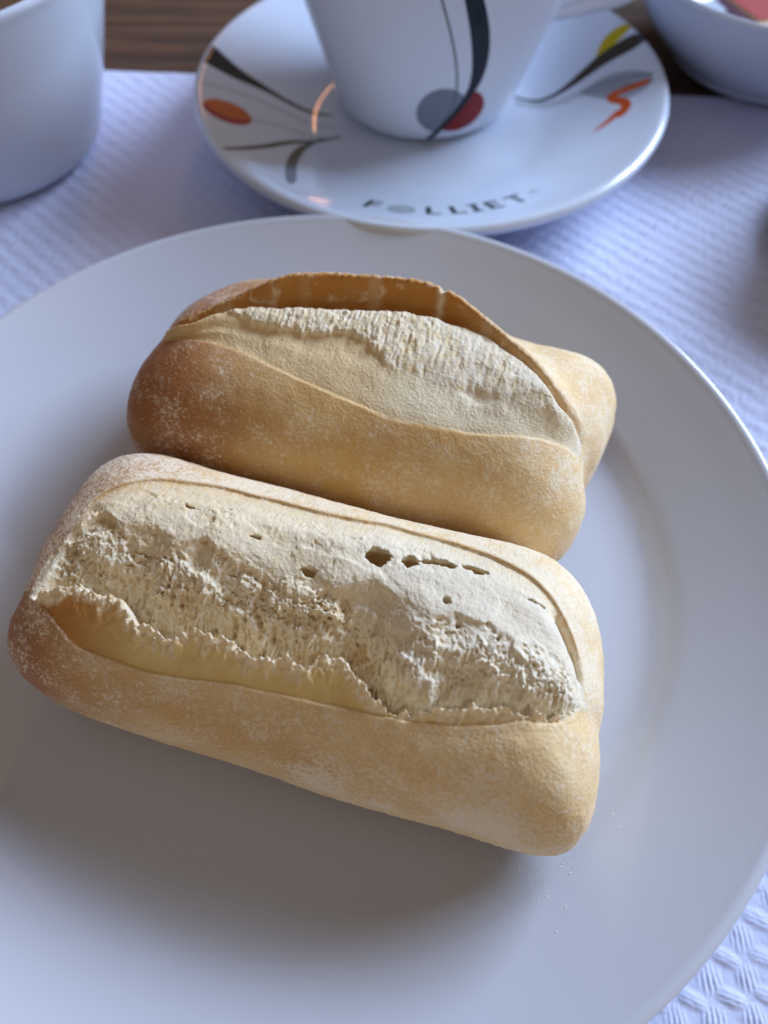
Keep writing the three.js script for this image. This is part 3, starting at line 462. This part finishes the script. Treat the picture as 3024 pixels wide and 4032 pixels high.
    if (z < ze + Math.min(3.4, (zc - ze) * 0.62)) {       // ear, toasted inside
      c = mix3(mix3(TOAST, GOLD, clamp(0.12 + 0.6 * sstep(12, 34, x) + 0.4 * fbm(x * 0.25, y * 0.3, z * 0.2, 3))), CRUMB, 0.5 * sstep(0.25, 0.6, noise(x * 0.45, y * 0.5, z * 0.5 + 60)) * sstep(0.1, 0.5, 0.5 + noise(x * 1.5, y * 1.5, 61)) + 0.25 * sstep(0.1, 0.5, noise(x * 0.2, 62)) + 0.3 * sstep(14, 40, x) + 0.8 * Math.exp(-(((x - 11.5 + 0.4 * noise(y * 0.8, z)) / 0.8) ** 2)));
      return [...c, 2];
    }
    const torn = sstep(-0.3, 0.6, zt - z), t = (zr - z) / Math.max(zr - zc, 2);
    c = mix3(mix3(mix3(SKIN, GOLD, 0.25), CRUMB, sstep(-4, 16, x) * 0.9), CRUMB, torn);
    c = mix3(c, GOLD, 0.35 * sstep(0.12, 0, t) + 0.5 * sstep(-20, -44, x) * (1 - torn * 0.5));
    c = mix3(c, FLOUR, flourOn(x, y, z, 0.3 + 0.35 * sstep(0, 26, x)) * 0.6 * (1 - 0.5 * torn));
    crumbGrain(x + 200, y, z, 0.75); c = mix3(c, mix3(mix3(TAN_CRUMB, WHITE, clamp(WALL * 0.85 + 0.12 + 0.2 * sstep(0, 25, x) + 0.25 * noise(x * 0.16, z * 0.2, 15))), PORE_SHADE, PORE * 0.45), torn);  // pores painted browner, as shade in the recesses
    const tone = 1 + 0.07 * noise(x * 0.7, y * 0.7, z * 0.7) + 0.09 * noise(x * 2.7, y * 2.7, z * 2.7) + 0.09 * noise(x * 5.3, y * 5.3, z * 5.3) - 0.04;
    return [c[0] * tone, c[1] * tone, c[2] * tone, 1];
  },
  parts: [['crust', null, crustMat], ['crumb', 'pale crumb swelling out of the cut', crumbMat], ['crust_ear', 'upright toasted ear of crust behind the crumb', earMat]],
};
{
  const turn = -THREE.MathUtils.degToRad(17.4);
  const a = thing('bread_roll', [-0.019, 0.0064, -0.052], 'front bread roll with rough torn crumb and ragged crust lip, nearest on the plate', 'bread roll');
  makeRoll(front, a); a.rotation.y = turn;
  const b = thing('bread_roll', [-0.006, 0.0064, -0.105], 'rear bread roll with browned upright ear of crust, towards the saucer', 'bread roll');
  makeRoll(back, b); b.rotation.y = turn;
}
{
  // flour dust fallen on the plate, mostly by the right end of the front roll
  const prof = curve([[0, 5.6], [30, 5.6], [60, 5.7], [71, 5.95], [75.5, 6.8], [79, 8.5], [82, 10.3], [87, 12.8], [95, 16.8]]), plateTop = (q) => 0.0006 + prof(q * 1000) / 1000;
  const r = rng(5), gs = [], n = 230;
  for (let i = 0; i < n; i++) {
    const near = r() < 0.42, x = near ? 0.026 + (r() + r() - 1) * 0.024 : PLATE[0] + (r() * 2 - 1) * 0.066, z = near ? -0.0200 + r() * r() * 0.012 + Math.max(0, x - 0.03) * -0.9 + Math.min(0, x - 0.03) * 0.3 : PLATE[1] + (r() * 2 - 1) * 0.066;
    const q = Math.hypot(x - PLATE[0], z - PLATE[1]); if (q > 0.094) continue;
    const s = 0.00005 + 0.00009 * r() ** 2, g = new THREE.IcosahedronGeometry(s, 0); g.scale(1 + r() * 0.8, 0.6, 1); g.rotateY(r() * 6); g.translate(x, plateTop(q) + s * 0.4, z); gs.push(g);
  }
  tag(mesh('flour_dust', mergeGeometries(gs), new THREE.MeshStandardMaterial({ color: col(0.85, 0.82, 0.76), roughness: 0.9 })), 'white specks of flour fallen on the plate round the front roll', 'flour', null, 'stuff');
}
renderer.render(scene, camera);
